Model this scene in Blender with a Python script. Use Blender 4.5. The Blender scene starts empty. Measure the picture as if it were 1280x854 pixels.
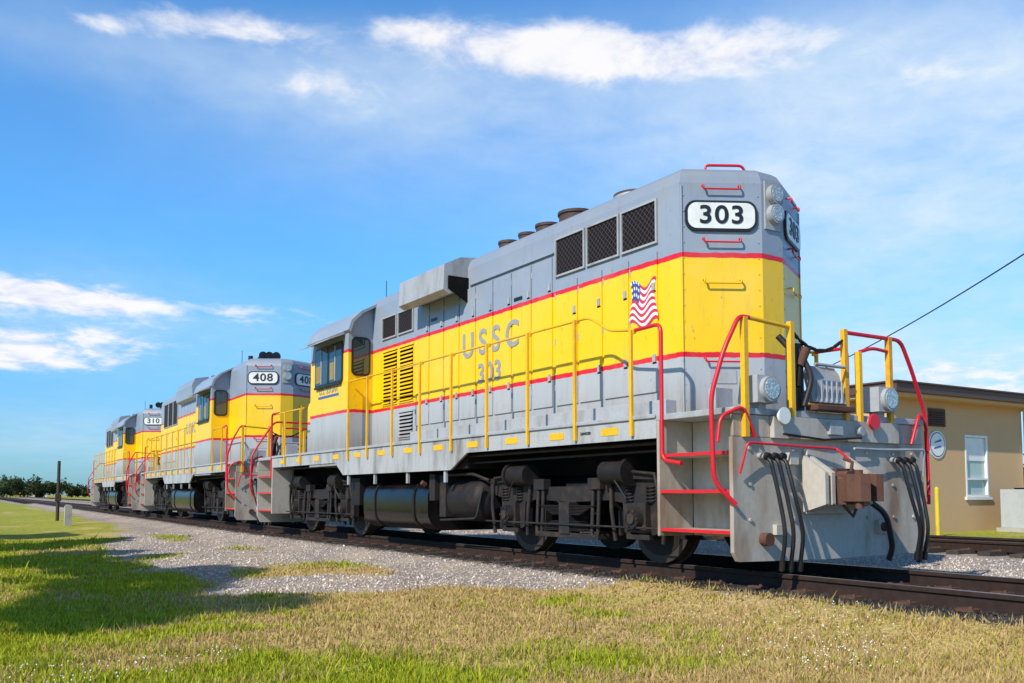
import bpy, math, random
import numpy as np
from mathutils import Vector, Matrix, noise
random.seed(3); np.random.seed(3)
scn=bpy.context.scene
# ------------------------------------------------------------------ materials
M={}
def mk(name):
    m=bpy.data.materials.new(name); m.use_nodes=True
    nt=m.node_tree; b=nt.nodes['Principled BSDF']; M[name]=m
    return m,nt,b
def math_(nt,op,a,b=None,c=None,clamp=False):
    n=nt.nodes.new('ShaderNodeMath'); n.operation=op; n.use_clamp=clamp
    for i,x in enumerate((a,b,c)):
        if x is None: continue
        if isinstance(x,(int,float)): n.inputs[i].default_value=x
        else: nt.links.new(x,n.inputs[i])
    return n.outputs[0]
def mix(nt,f,a,b,mode='MIX'):
    n=nt.nodes.new('ShaderNodeMix'); n.data_type='RGBA'; n.blend_type=mode
    for i,x in ((0,f),(6,a),(7,b)):
        if isinstance(x,(int,float)): n.inputs[i].default_value=x
        elif isinstance(x,(tuple,list)): n.inputs[i].default_value=(x[0],x[1],x[2],1)
        else: nt.links.new(x,n.inputs[i])
    return n.outputs[2]
def ramp(nt,x,a,b):
    n=nt.nodes.new('ShaderNodeMapRange'); n.interpolation_type='SMOOTHSTEP'
    nt.links.new(x,n.inputs[0]); n.inputs[1].default_value=a; n.inputs[2].default_value=b
    return n.outputs[0]
def noi(nt,vec,scale,detail=4,rough=.55,dist=0):
    n=nt.nodes.new('ShaderNodeTexNoise'); n.inputs['Scale'].default_value=scale
    n.inputs['Detail'].default_value=detail; n.inputs['Roughness'].default_value=rough
    n.inputs['Distortion'].default_value=dist
    nt.links.new(vec,n.inputs['Vector']); return n.outputs[0]
def objc(nt,scale=(1,1,1)):
    tc=nt.nodes.new('ShaderNodeTexCoord'); mp=nt.nodes.new('ShaderNodeMapping')
    mp.inputs['Scale'].default_value=scale; nt.links.new(tc.outputs['Object'],mp.inputs[0])
    return mp.outputs[0]
def bump(nt,b,h,strength,dist=.01):
    n=nt.nodes.new('ShaderNodeBump'); n.inputs['Strength'].default_value=strength
    n.inputs['Distance'].default_value=dist; nt.links.new(h,n.inputs['Height']); nt.links.new(n.outputs[0],b.inputs['Normal'])
def simple(name,col,rough=.5,metal=0,dirt=.25,dcol=(.12,.09,.06),scale=3,spec=.5,bumps=0,streak=False):
    m,nt,b=mk(name)
    v=objc(nt,(1,1,.25) if streak else (1,1,1))
    n1=noi(nt,v,scale,6,.65)
    f=ramp(nt,n1,.45,.75)
    f=math_(nt,'MULTIPLY',f,dirt)
    n2=noi(nt,objc(nt),scale*9,3)
    c=mix(nt,f,col,dcol)
    c=mix(nt,math_(nt,'MULTIPLY',ramp(nt,n2,.3,.7),.25*min(1,dirt*3)),c,tuple(x*.6 for x in col))
    nt.links.new(c,b.inputs['Base Color'])
    r=math_(nt,'ADD',math_(nt,'MULTIPLY',n1,.25),rough-.12,clamp=True); nt.links.new(r,b.inputs['Roughness'])
    b.inputs['Metallic'].default_value=metal
    b.inputs['Specular IOR Level'].default_value=spec
    if bumps: bump(nt,b,n2,bumps,.01)
    return m
GL=(.41,.43,.47); GU=(.27,.315,.40); YE=(.92,.56,.002); RE=(.68,.008,.025)
def livery():
    m,nt,b=mk('livery_paint')
    tc=nt.nodes.new('ShaderNodeTexCoord'); sp=nt.nodes.new('ShaderNodeSeparateXYZ'); nt.links.new(tc.outputs['Object'],sp.inputs[0])
    nz=noi(nt,objc(nt),9,3)
    z=math_(nt,'ADD',sp.outputs[2],math_(nt,'MULTIPLY',math_(nt,'SUBTRACT',nz,.5),.03))
    def st(z0): return ramp(nt,z,z0-.004,z0+.004)
    c=mix(nt,st(2.335),GL,RE); c=mix(nt,st(2.395),c,YE); c=mix(nt,st(3.47),c,RE); c=mix(nt,st(3.53),c,GU)
    s1=noi(nt,objc(nt,(3,3,.35)),3.2,6,.7)
    s2=noi(nt,objc(nt),1.1,5,.6)
    s3=noi(nt,objc(nt,(1,1,.5)),14,4,.7)
    c=mix(nt,math_(nt,'MULTIPLY',ramp(nt,s1,.50,.80),.30),c,(.22,.15,.08))
    c=mix(nt,math_(nt,'MULTIPLY',ramp(nt,s2,.45,.75),.10),c,(.72,.66,.52))
    c=mix(nt,math_(nt,'MULTIPLY',ramp(nt,s3,.62,.72),.5),c,(.16,.11,.08))
    low=math_(nt,'SUBTRACT',1,ramp(nt,sp.outputs[2],1.6,2.3))
    c=mix(nt,math_(nt,'MULTIPLY',math_(nt,'MULTIPLY',low,s1),1.0),c,(.20,.15,.11))
    hi=ramp(nt,sp.outputs[2],4.0,4.7)
    c=mix(nt,math_(nt,'MULTIPLY',math_(nt,'MULTIPLY',hi,s2),.5),c,(.14,.13,.13))
    nt.links.new(c,b.inputs['Base Color'])
    r=math_(nt,'ADD',.2,math_(nt,'MULTIPLY',s2,.34)); nt.links.new(r,b.inputs['Roughness'])
    wav=noi(nt,objc(nt),2.2,2); bump(nt,b,wav,.35,.02)
livery()
simple('gray_paint',(.39,.40,.43),.5,dirt=.6,scale=2.5,streak=True)
simple('pilot_paint',(.50,.455,.40),.65,dirt=1.0,dcol=(.24,.145,.085),scale=1.7,streak=True,bumps=.2)
simple('sill_paint',(.43,.44,.46),.5,dirt=.8,scale=3,streak=True)
simple('red_paint',(.70,.008,.025),.35,dirt=.25)
simple('gold_paint',(.88,.48,.006),.4,dirt=.35,dcol=(.3,.14,.04))
simple('orange_rust_paint',(.82,.40,.012),.5,dirt=.6,dcol=(.22,.08,.03))
simple('black_rubber',(.014,.012,.014),.5,dirt=.4,dcol=(.06,.045,.04))
simple('undercarriage_iron',(.013,.011,.012),.6,dirt=.75,dcol=(.050,.030,.022),scale=4,bumps=.3,spec=.3)
simple('truck_iron',(.024,.021,.022),.6,dirt=.85,dcol=(.070,.043,.031),scale=5,bumps=.3,spec=.3)
simple('tank_black',(.006,.006,.007),.2,dirt=.25,dcol=(.045,.03,.025),spec=.4)
simple('wheel_steel',(.055,.038,.03),.55,metal=.2,dirt=.6,dcol=(.05,.03,.02))
simple('rust',(.12,.05,.032),.8,dirt=.7,dcol=(.045,.025,.02),scale=8,bumps=.4)
simple('stack_brown',(.07,.036,.030),.7,dirt=.6,dcol=(.04,.03,.03),bumps=.2)
simple('dark_void_and_shade',(.006,.006,.007),.8,dirt=.1,spec=.1)
simple('white_plastic',(.80,.80,.78),.35,dirt=.15)
simple('number_black',(.012,.012,.015),.4,dirt=.1)
simple('lettering_blue_gray',(.30,.33,.36),.5,dirt=.5,dcol=(.6,.45,.1),scale=8)
simple('flag_red',(.62,.03,.08),.5,dirt=.2); simple('flag_white',(.78,.76,.74),.5,dirt=.15); simple('flag_blue',(.05,.07,.25),.5,dirt=.1)
simple('tie_wood',(.045,.034,.028),.9,dirt=.6,bumps=.5)
simple('stucco',(.60,.385,.21),.85,dirt=.12,dcol=(.42,.30,.18),scale=1.2,bumps=.35)
simple('roof_brown',(.10,.055,.045),.6,dirt=.3)
simple('concrete',(.42,.40,.37),.85,dirt=.4,bumps=.3)
simple('wood_dark',(.05,.035,.028),.85,dirt=.4)
simple('bark',(.10,.07,.045),.9,dirt=.5,bumps=.5)
simple('ac_gray',(.42,.45,.46),.5,dirt=.2)
simple('bollard_yellow',(.7,.5,.03),.5,dirt=.3)
simple('sign_blue',(.05,.12,.4),.5,dirt=.1)
simple('cable_black',(.01,.01,.01),.6,dirt=0)
simple('orange_car_paint',(.6,.25,.03),.6,dirt=.5)
simple('cab_interior',(.30,.22,.08),.7,dirt=.3)
def glass():
    m,nt,b=mk('window_glass'); b.inputs['Base Color'].default_value=(.03,.045,.05,1); b.inputs['Roughness'].default_value=.03
    b.inputs['Specular IOR Level'].default_value=1.0
    m,nt,b=mk('window_glass_pale'); b.inputs['Base Color'].default_value=(.42,.52,.50,1); b.inputs['Roughness'].default_value=.08
    m,nt,b=mk('lamp_lens')
    v=objc(nt); w=nt.nodes.new('ShaderNodeTexVoronoi'); w.inputs['Scale'].default_value=45; nt.links.new(v,w.inputs['Vector'])
    nt.links.new(mix(nt,ramp(nt,w.outputs[0],.1,.6),(.85,.85,.8),(.40,.40,.38)),b.inputs['Base Color']); b.inputs['Metallic'].default_value=.4; b.inputs['Roughness'].default_value=.12
    m,nt,b=mk('mesh_grille')
    tc=nt.nodes.new('ShaderNodeTexCoord'); sp=nt.nodes.new('ShaderNodeSeparateXYZ'); nt.links.new(tc.outputs['Object'],sp.inputs[0])
    def saw(s): 
        a=math_(nt,'ADD' if s>0 else 'SUBTRACT',sp.outputs[1],sp.outputs[2])
        return math_(nt,'ABSOLUTE',math_(nt,'SINE',math_(nt,'MULTIPLY',a,40)))
    f=math_(nt,'MINIMUM',saw(1),saw(-1)); f=ramp(nt,f,.10,.22)
    nt.links.new(mix(nt,f,(.085,.06,.055),(.008,.005,.006)),b.inputs['Base Color']); b.inputs['Roughness'].default_value=.6; b.inputs['Specular IOR Level'].default_value=.2
glass()
# ------------------------------------------------------------------ mesh builder
class MB:
    def __init__(s): s.v=[];s.f=[];s.m=[];s.sm=[]
    def add(s,vs,fs,mat,smooth=False):
        b=len(s.v); s.v+=[tuple(v) for v in vs]
        for f in fs: s.f.append(tuple(b+i for i in f)); s.m.append(mat); s.sm.append(smooth)
    def box(s,x0,x1,y0,y1,z0,z1,mat):
        x0,x1=min(x0,x1),max(x0,x1); y0,y1=min(y0,y1),max(y0,y1); z0,z1=min(z0,z1),max(z0,z1)
        s.add([(x0,y0,z0),(x1,y0,z0),(x1,y1,z0),(x0,y1,z0),(x0,y0,z1),(x1,y0,z1),(x1,y1,z1),(x0,y1,z1)],
              [(3,2,1,0),(4,5,6,7),(0,1,5,4),(1,2,6,5),(2,3,7,6),(3,0,4,7)],mat)
    def prism(s,poly,o,t,u,d,mat,smooth=False):
        o,t,u=Vector(o),Vector(t).normalized(),Vector(u).normalized(); n=t.cross(u)
        A=sum(poly[i][0]*poly[(i+1)%len(poly)][1]-poly[(i+1)%len(poly)][0]*poly[i][1] for i in range(len(poly)))
        if A<0: poly=poly[::-1]
        k=len(poly); vs=[o+t*a+u*b for a,b in poly]+[o+t*a+u*b+n*d for a,b in poly]
        s.add(vs,[tuple(range(k-1,-1,-1)),tuple(range(k,2*k))],mat)
        s.add(vs,[(i,(i+1)%k,(i+1)%k+k,i+k) for i in range(k)],mat,smooth)
    def rrect(s,o,t,u,w,h,r,d,mat):
        p=[]
        for cx,cy,a0 in ((w/2-r,h/2-r,0),(-w/2+r,h/2-r,90),(-w/2+r,-h/2+r,180),(w/2-r,-h/2+r,270)):
            for i in range(6):
                a=math.radians(a0+18*i); p.append((cx+r*math.cos(a),cy+r*math.sin(a)))
        s.prism(p,o,t,u,d,mat)
    def cyl(s,p0,p1,r0,r1=None,seg=16,mat='x',dome=0):
        r1=r0 if r1 is None else r1
        p0,p1=Vector(p0),Vector(p1); ax=(p1-p0).normalized()
        a=ax.orthogonal().normalized(); b=ax.cross(a)
        rings=[]
        if dome:
            for i in range(1,5): th=math.pi/2*i/4; rings.append((p0-ax*dome*math.cos(th),r0*math.sin(th)))
            for i in range(3,0,-1): th=math.pi/2*i/4; rings.append((p1+ax*dome*math.cos(th),r1*math.sin(th)))
            rings.insert(4,(p1,r1))
        else: rings=[(p0,r0),(p1,r1)]
        vs=[c+(a*math.cos(2*math.pi*i/seg)+b*math.sin(2*math.pi*i/seg))*r for c,r in rings for i in range(seg)]
        fs=[(k*seg+i,k*seg+(i+1)%seg,(k+1)*seg+(i+1)%seg,(k+1)*seg+i) for k in range(len(rings)-1) for i in range(seg)]
        s.add(vs,fs,mat,True)
        s.add(vs,[tuple(range(seg-1,-1,-1)),tuple(range((len(rings)-1)*seg,len(rings)*seg))],mat)
    def tube(s,pts,r,mat,seg=8,fil=0,sub=4):
        P=[Vector(p) for p in pts]
        if fil:
            Q=[P[0]]
            for i in range(1,len(P)-1):
                a,b,c=P[i-1],P[i],P[i+1]; f=min(fil,(a-b).length*.45,(c-b).length*.45)
                p0=b+(a-b).normalized()*f; p1=b+(c-b).normalized()*f
                for j in range(sub+1):
                    q=j/sub; Q.append(p0*(1-q)**2+b*2*q*(1-q)+p1*q*q)
            Q.append(P[-1]); P=Q
        ref=None; vs=[]
        for i,p in enumerate(P):
            d=(P[min(i+1,len(P)-1)]-P[max(i-1,0)]).normalized()
            ref=d.orthogonal().normalized() if ref is None else (ref-d*ref.dot(d)).normalized()
            b=d.cross(ref)
            vs+=[p+(ref*math.cos(2*math.pi*k/seg)+b*math.sin(2*math.pi*k/seg))*r for k in range(seg)]
        n=len(P)
        s.add(vs,[(i*seg+k,i*seg+(k+1)%seg,(i+1)*seg+(k+1)%seg,(i+1)*seg+k) for i in range(n-1) for k in range(seg)],mat,True)
        s.add(vs,[tuple(range(seg-1,-1,-1)),tuple(range((n-1)*seg,n*seg))],mat)
    def merge(s,o,fn=lambda p:p,flip=False):
        b=len(s.v); s.v+=[fn(p) for p in o.v]
        for f,m,q in zip(o.f,o.m,o.sm):
            f=tuple(b+i for i in f); s.f.append(f[::-1] if flip else f); s.m.append(m); s.sm.append(q)
    def build(s,name,parent=None,bevel=0):
        me=bpy.data.meshes.new(name); me.from_pydata(s.v,[],s.f)
        keys=[]; idx=[]
        for m in s.m:
            if m not in keys: keys.append(m)
            idx.append(keys.index(m))
        for k in keys: me.materials.append(M[k])
        me.polygons.foreach_set('material_index',idx); me.polygons.foreach_set('use_smooth',s.sm); me.update()
        ob=bpy.data.objects.new(name,me); scn.collection.objects.link(ob)
        if parent: ob.parent=parent
        if bevel:
            md=ob.modifiers.new('bevel','BEVEL'); md.width=bevel; md.segments=2; md.limit_method='ANGLE'; md.angle_limit=math.radians(50)
        return ob
def empty(name,loc=(0,0,0),rz=0):
    e=bpy.data.objects.new(name,None); scn.collection.objects.link(e); e.location=loc; e.rotation_euler=(0,0,rz); return e
def text(parent,name,s,size,o,t,u,mat,bold=.0,spacing=1,ext=.004,sx=1):
    cu=bpy.data.curves.new(name,'FONT'); cu.body=s; cu.size=size; cu.align_x='CENTER'; cu.align_y='CENTER'; cu.extrude=ext; cu.offset=bold; cu.space_character=spacing
    ob=bpy.data.objects.new(name,cu); scn.collection.objects.link(ob); cu.materials.append(M[mat]); ob.parent=parent
    t,u=Vector(t).normalized(),Vector(u).normalized(); n=t.cross(u)
    m=Matrix((t*sx,u,n)).transposed().to_4x4(); m.translation=Vector(o); ob.matrix_local=m
    return ob
# ------------------------------------------------------------------ locomotive parts
Z=Vector((0,0,1))
HW=1.0; FX=.83; FY=.46; HY=.80
def inset(poly,d):
    n=len(poly); out=[]
    for i in range(n):
        p0,p1,p2=Vector(poly[i-1]),Vector(poly[i]),Vector(poly[(i+1)%n])
        a=(p1-p0).normalized(); b=(p2-p1).normalized()
        na=Vector((-a.y,a.x)); nb=Vector((-b.y,b.x)); k=(na+nb); k=k/(1+na.dot(nb))
        out.append(p1+k*d)
    return out
def hood(mb,y0,y1,fn=True,ff=False,zt=4.58,z0=1.65,mat='livery_paint'):
    c=HW-FX
    p=[(-HW,y0+FY),(-c,y0),(c,y0),(HW,y0+FY)] if fn else [(-HW,y0),(HW,y0)]
    p+=[(HW,y1-FY),(c,y1),(-c,y1),(-HW,y1-FY)] if ff else [(HW,y1),(-HW,y1)]
    rings=[(0,z0),(0,zt-.24),(.02,zt-.16),(.06,zt-.09),(.12,zt-.045),(.20,zt-.015),(.28,zt)]
    k=len(p); vs=[]
    for d,z in rings:
        for q in inset(p,d): vs.append((q[0],q[1],z))
    mb.add(vs,[(r*k+i,r*k+(i+1)%k,(r+1)*k+(i+1)%k,(r+1)*k+i) for r in range(0,len(rings)-1) for i in range(k)],mat)
    mb.add(vs,[tuple(range((len(rings)-1)*k,len(rings)*k))],mat)
def door(mb,dt,sx,ya,yb,za,zb,latch=True):
    X=sx*HW
    mb.box(X-sx*.01,X+sx*.020,ya+.012,yb-.012,za,zb,'livery_paint')
    if latch:
        for zz in (za+.35,zb-.45):
            dt.box(X+sx*.018,X+sx*.036,ya+.04,ya+.09,zz,zz+.09,'gray_paint')
            dt.box(X+sx*.018,X+sx*.024,ya+.03,ya+.10,zz-.02,zz-.005,'dark_void_and_shade')
        for zz in (za+.2,(za+zb)/2,zb-.2):
            dt.cyl((X+sx*.020,yb-.004,zz),(X+sx*.020,yb-.004,zz+.08),.012,seg=6,mat='gray_paint')
def grille(dt,sx,ya,yb,za,zb):
    X=sx*HW
    dt.box(X-sx*.02,X+sx*.010,ya+.025,yb-.025,za+.025,zb-.025,'mesh_grille')
    for a in ((ya,yb,za,za+.025),(ya,yb,zb-.025,zb),(ya,ya+.025,za+.025,zb-.025),(yb-.025,yb,za+.025,zb-.025)):
        dt.box(X-sx*.01,X+sx*.03,a[0],a[1],a[2],a[3],'gray_paint')
def louvers(mb,sx,ya,yb,za,zb,n=14):
    X=sx*HW
    mb.box(X,X+sx*.022,ya-.03,yb+.03,za-.03,za,'livery_paint'); mb.box(X,X+sx*.022,ya-.03,yb+.03,zb,zb+.03,'livery_paint')
    mb.box(X,X+sx*.004,ya,yb,za,zb,'dark_void_and_shade')
    st=(zb-za)/n
    for i in range(n):
        z=za+i*st
        pts=[(0.004,z+st*.35),(.045,z+.004),(.045,z+.014),(0.004,z+st*.75)]
        mb.prism([(a*sx,b) for a,b in pts],(X,yb,0),(1,0,0),(0,0,1),yb-ya,'livery_paint')
def plate_numbers(par,dt,number,y0):
    for s in (-1,1):
        t=Vector((FX,FY*s,0)).normalized() ; n=t.cross(Z)
        c=Vector((s*(HW-FX/2),y0+FY/2,3.95))
        dt.rrect(c,t,Z,.83,.35,.12,.030,'number_black')
        dt.rrect(c+n*.027,t,Z,.77,.295,.10,.010,'white_plastic')
        text(par,'road_number_board',number,.29,c+n*.042,t,Z,'number_black',bold=.004,spacing=1.10,sx=1.15)
        for zz,w in ((4.25,.42),(3.64,.42),(3.17,.42),(2.28,.42)):
            if zz==2.28 and s==1: continue
            cc=Vector((c.x,c.y,zz)); m='red_paint' if zz>3.5 or zz<2.5 else 'gold_paint'
            a=cc-t*w/2; b=cc+t*w/2
            dt.tube([a+n*-.01+Z*.05,a+n*.06+Z*.05,a+n*.06,b+n*.06,b+n*.06+Z*.05,b-n*.01+Z*.05],.011,m,seg=6,fil=.03)
        # sheet seams with rivets on the corner panels
        for q in (-.43,.43):
            for k in range(14):
                zz=1.85+k*.18; pp=Vector((c.x,c.y,zz))+t*q; dt.cyl(pp,pp+n*.007,.010,seg=6,mat='livery_paint')
        q=Vector((s*(HW-.02),y0+FY-.01,0)); dt.cyl(q+Z*1.7+n*.004,q+Z*4.3+n*.004,.012,seg=6,mat='livery_paint')
        dt.box(s*.62-.13,s*.62+.13,y0+.18,y0+.3,1.70,1.98,'gray_paint')
        dt.rrect(Vector((c.x,c.y,2.12))+n*.001,t,Z,.30,.16,.01,.008,'gray_paint')
    dt.box(-.13,.13,y0-.02,y0,3.82,4.38,'gray_paint')
    for zz in (4.23,4.00):
        dt.cyl((0,y0,zz),(0,y0-.09,zz),.112,seg=24,mat='gray_paint')
        dt.cyl((0,y0-.085,zz),(0,y0-.098,zz),.09,seg=24,mat='lamp_lens')
def cab(par,mb,dt,y0,y1):
    pr=[(-1.5,1.35),(-1.5,3.84),(-1.44,4.03),(-1.25,4.22),(-.8,4.46),(-.3,4.58),(.3,4.58),(.8,4.46),(1.25,4.22),(1.44,4.03),(1.5,3.84),(1.5,1.35)]
    mb.prism(pr,(0,y1,0),(1,0,0),(0,0,1),y1-y0,'livery_paint')
    out=[(a*1.035,b+.035) for a,b in pr[1:-1]]; inn=[(a*1.002,b+.002) for a,b in pr[1:-1]][::-1]
    mb.prism(out+inn,(0,y1+.12,0),(1,0,0),(0,0,1),y1-y0+.24,'livery_paint')
    for s in (-1,1):
        t=Vector((0,s,0)); 
        for yc,w in ((y0+.60,.62),(y0+1.34,.66)):
            dt.rrect((s*1.497,yc,3.33),t,Z,w+.09,.80,.07,.022,'number_black')
            dt.rrect((s*1.512,yc,3.33),t,Z,w,.71,.05,.012,'window_glass')
            dt.box(s*1.52,s*1.535,yc-.015,yc+.015,2.99,3.67,'ac_gray')
            dt.box(s*1.522,s*1.532,yc+.05,yc+w/2-.04,3.02,3.36,'cab_interior')
        dt.prism([(s*1.5,3.84),(s*1.84,3.70),(s*1.84,3.72),(s*1.5,3.88)],(0,y1-.15,0),(1,0,0),(0,0,1),(y1-y0-.3),'gray_paint')
        dt.box(s*1.5,s*1.56,y0+.3,y1-.35,2.90,2.94,'black_rubber')
        for yy,dn in ((y0,-1),(y1,1)):
            t2=Vector((-dn,0,0))
            dt.rrect((s*1.25,yy+dn*-.003,3.40),t2,Z,.38,.74,.10,.025,'number_black')
            dt.rrect((s*1.25,yy+dn*.018,3.40),t2,Z,.31,.66,.08,.010,'window_glass')
def sideframe(dt):
    h=[(0,.9),(.72,.9),(1.0,1.03),(1.95,1.0),(2.0,.92),(1.95,.80),(1.66,.76),(1.66,.36),(1.56,.32),(1.54,.68),(1.20,.68),(1.18,.32),(1.08,.36),(1.05,.70),(.8,.73),(0,.70)]
    poly=h+[(-a,b) for a,b in h[::-1][1:-1]]
    dt.prism([(-a,b) for a,b in poly],(-1.0,0,0),(0,-1,0),(0,0,1),.13,'truck_iron')
    for sg in (-1,1): dt.prism([(sg*a,b) for a,b in [(1.0,.985),(1.95,.96),(1.95,1.02),(1.0,1.05)]],(-1.13,0,0),(0,-1,0),(0,0,1),.05,'truck_iron')
    for a in (-1.37,1.37):
        dt.box(-1.20,-.95,a-.165,a+.165,.36,.70,'truck_iron')
        dt.cyl((-1.20,a,.52),(-1.27,a,.52),.135,.115,20,'undercarriage_iron')
        dt.cyl((-1.27,a,.52),(-1.29,a,.52),.06,seg=12,mat='wheel_steel')
        for k in range(6):
            c=math.radians(60*k); dt.cyl((-1.2,a+.10*math.cos(c),.52+.10*math.sin(c)),(-1.285,a+.10*math.cos(c),.52+.10*math.sin(c)),.016,seg=6,mat='truck_iron')
        dt.box(-1.18,-1.0,a-.2,a+.2,.28,.34,'truck_iron')
        for b in (-.30,.30):
            pts=[(-1.1+.075*math.cos(q*.7),a+b*.62+.075*math.sin(q*.7),.70+.0045*q) for q in range(0,46)]
            dt.tube(pts,.016,'undercarriage_iron',seg=5)
        for b in (-1,1):
            dt.box(-.98,-.72,a+b*.54-.05,a+b*.54+.05,.30,.62,'undercarriage_iron')
            dt.tube([(-1.16,a+b*.50,.95),(-1.18,a+b*.47,.62),(-1.16,a+b*.42,.25)],.028,'truck_iron',seg=6)
        sg=1 if a>0 else -1
        dt.cyl((-1.20,a-sg*.55,1.06),(-1.20,a-sg*.12,1.06),.14,seg=18,mat='undercarriage_iron')
        dt.cyl((-1.20,a-sg*.12,1.06),(-1.20,a-sg*.07,1.06),.17,seg=18,mat='undercarriage_iron')
        dt.tube([(-1.20,a-sg*.05,1.06),(-1.22,a+sg*.35,1.03),(-1.2,a+sg*.42,.7)],.022,'truck_iron',seg=6)
        dt.tube([(-1.28,a-sg*.5,1.18),(-1.3,a-sg*.2,.9),(-1.26,a-sg*.1,.75)],.012,'black_rubber',seg=6,fil=.08)
    for i in range(7):
        w=.58-.045*i
        dt.box(-1.22,-1.08,-w,w,.34+i*.018,.352+i*.018,'undercarriage_iron')
        dt.box(-1.22,-1.08,-w,w,.66-i*.018,.648-i*.018,'undercarriage_iron')
    dt.box(-1.24,-1.06,-.11,.11,.30,.70,'truck_iron')
    dt.box(-1.22,-1.04,-.68,.68,.25,.315,'truck_iron')
    for a in (-.6,.6):
        dt.tube([(-1.17,a-.06,.98),(-1.20,a-.06,.28),(-1.20,a+.06,.28),(-1.17,a+.06,.98)],.026,'truck_iron',seg=8,fil=.05)
        dt.box(-1.22,-1.1,a-.12,a+.12,.86,1.0,'truck_iron')
    dt.tube([(-1.25,-1.9,.42),(-1.25,1.9,.42)],.014,'truck_iron',seg=6)
def truck(dt,yc):
    s=MB(); sideframe(s)
    dt.merge(s,lambda p:(p[0],p[1]+yc,p[2])); dt.merge(s,lambda p:(-p[0],yc-p[1],p[2]))
    for a in (-1.37,1.37):
        dt.cyl((-1.0,yc+a,.508),(1.0,yc+a,.508),.09,seg=12,mat='undercarriage_iron')
        for s_ in (-1,1):
            dt.cyl((s_*.70,yc+a,.508),(s_*.835,yc+a,.508),.508,seg=40,mat='wheel_steel')
            dt.cyl((s_*.672,yc+a,.508),(s_*.70,yc+a,.508),.535,seg=40,mat='wheel_steel')
            dt.cyl((s_*.83,yc+a,.508),(s_*.842,yc+a,.508),.42,seg=32,mat='undercarriage_iron')
            dt.cyl((s_*.83,yc+a,.508),(s_*.88,yc+a,.508),.16,seg=20,mat='undercarriage_iron')
    dt.box(-.95,.95,yc-.35,yc+.35,.55,.95,'undercarriage_iron')
    for a in (-.7,.7): dt.cyl((-.55,yc+a,.62),(.55,yc+a,.62),.34,seg=16,mat='undercarriage_iron')
    dt.box(-.6,.6,yc-1.8,yc+1.8,.85,1.2,'dark_void_and_shade')
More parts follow.
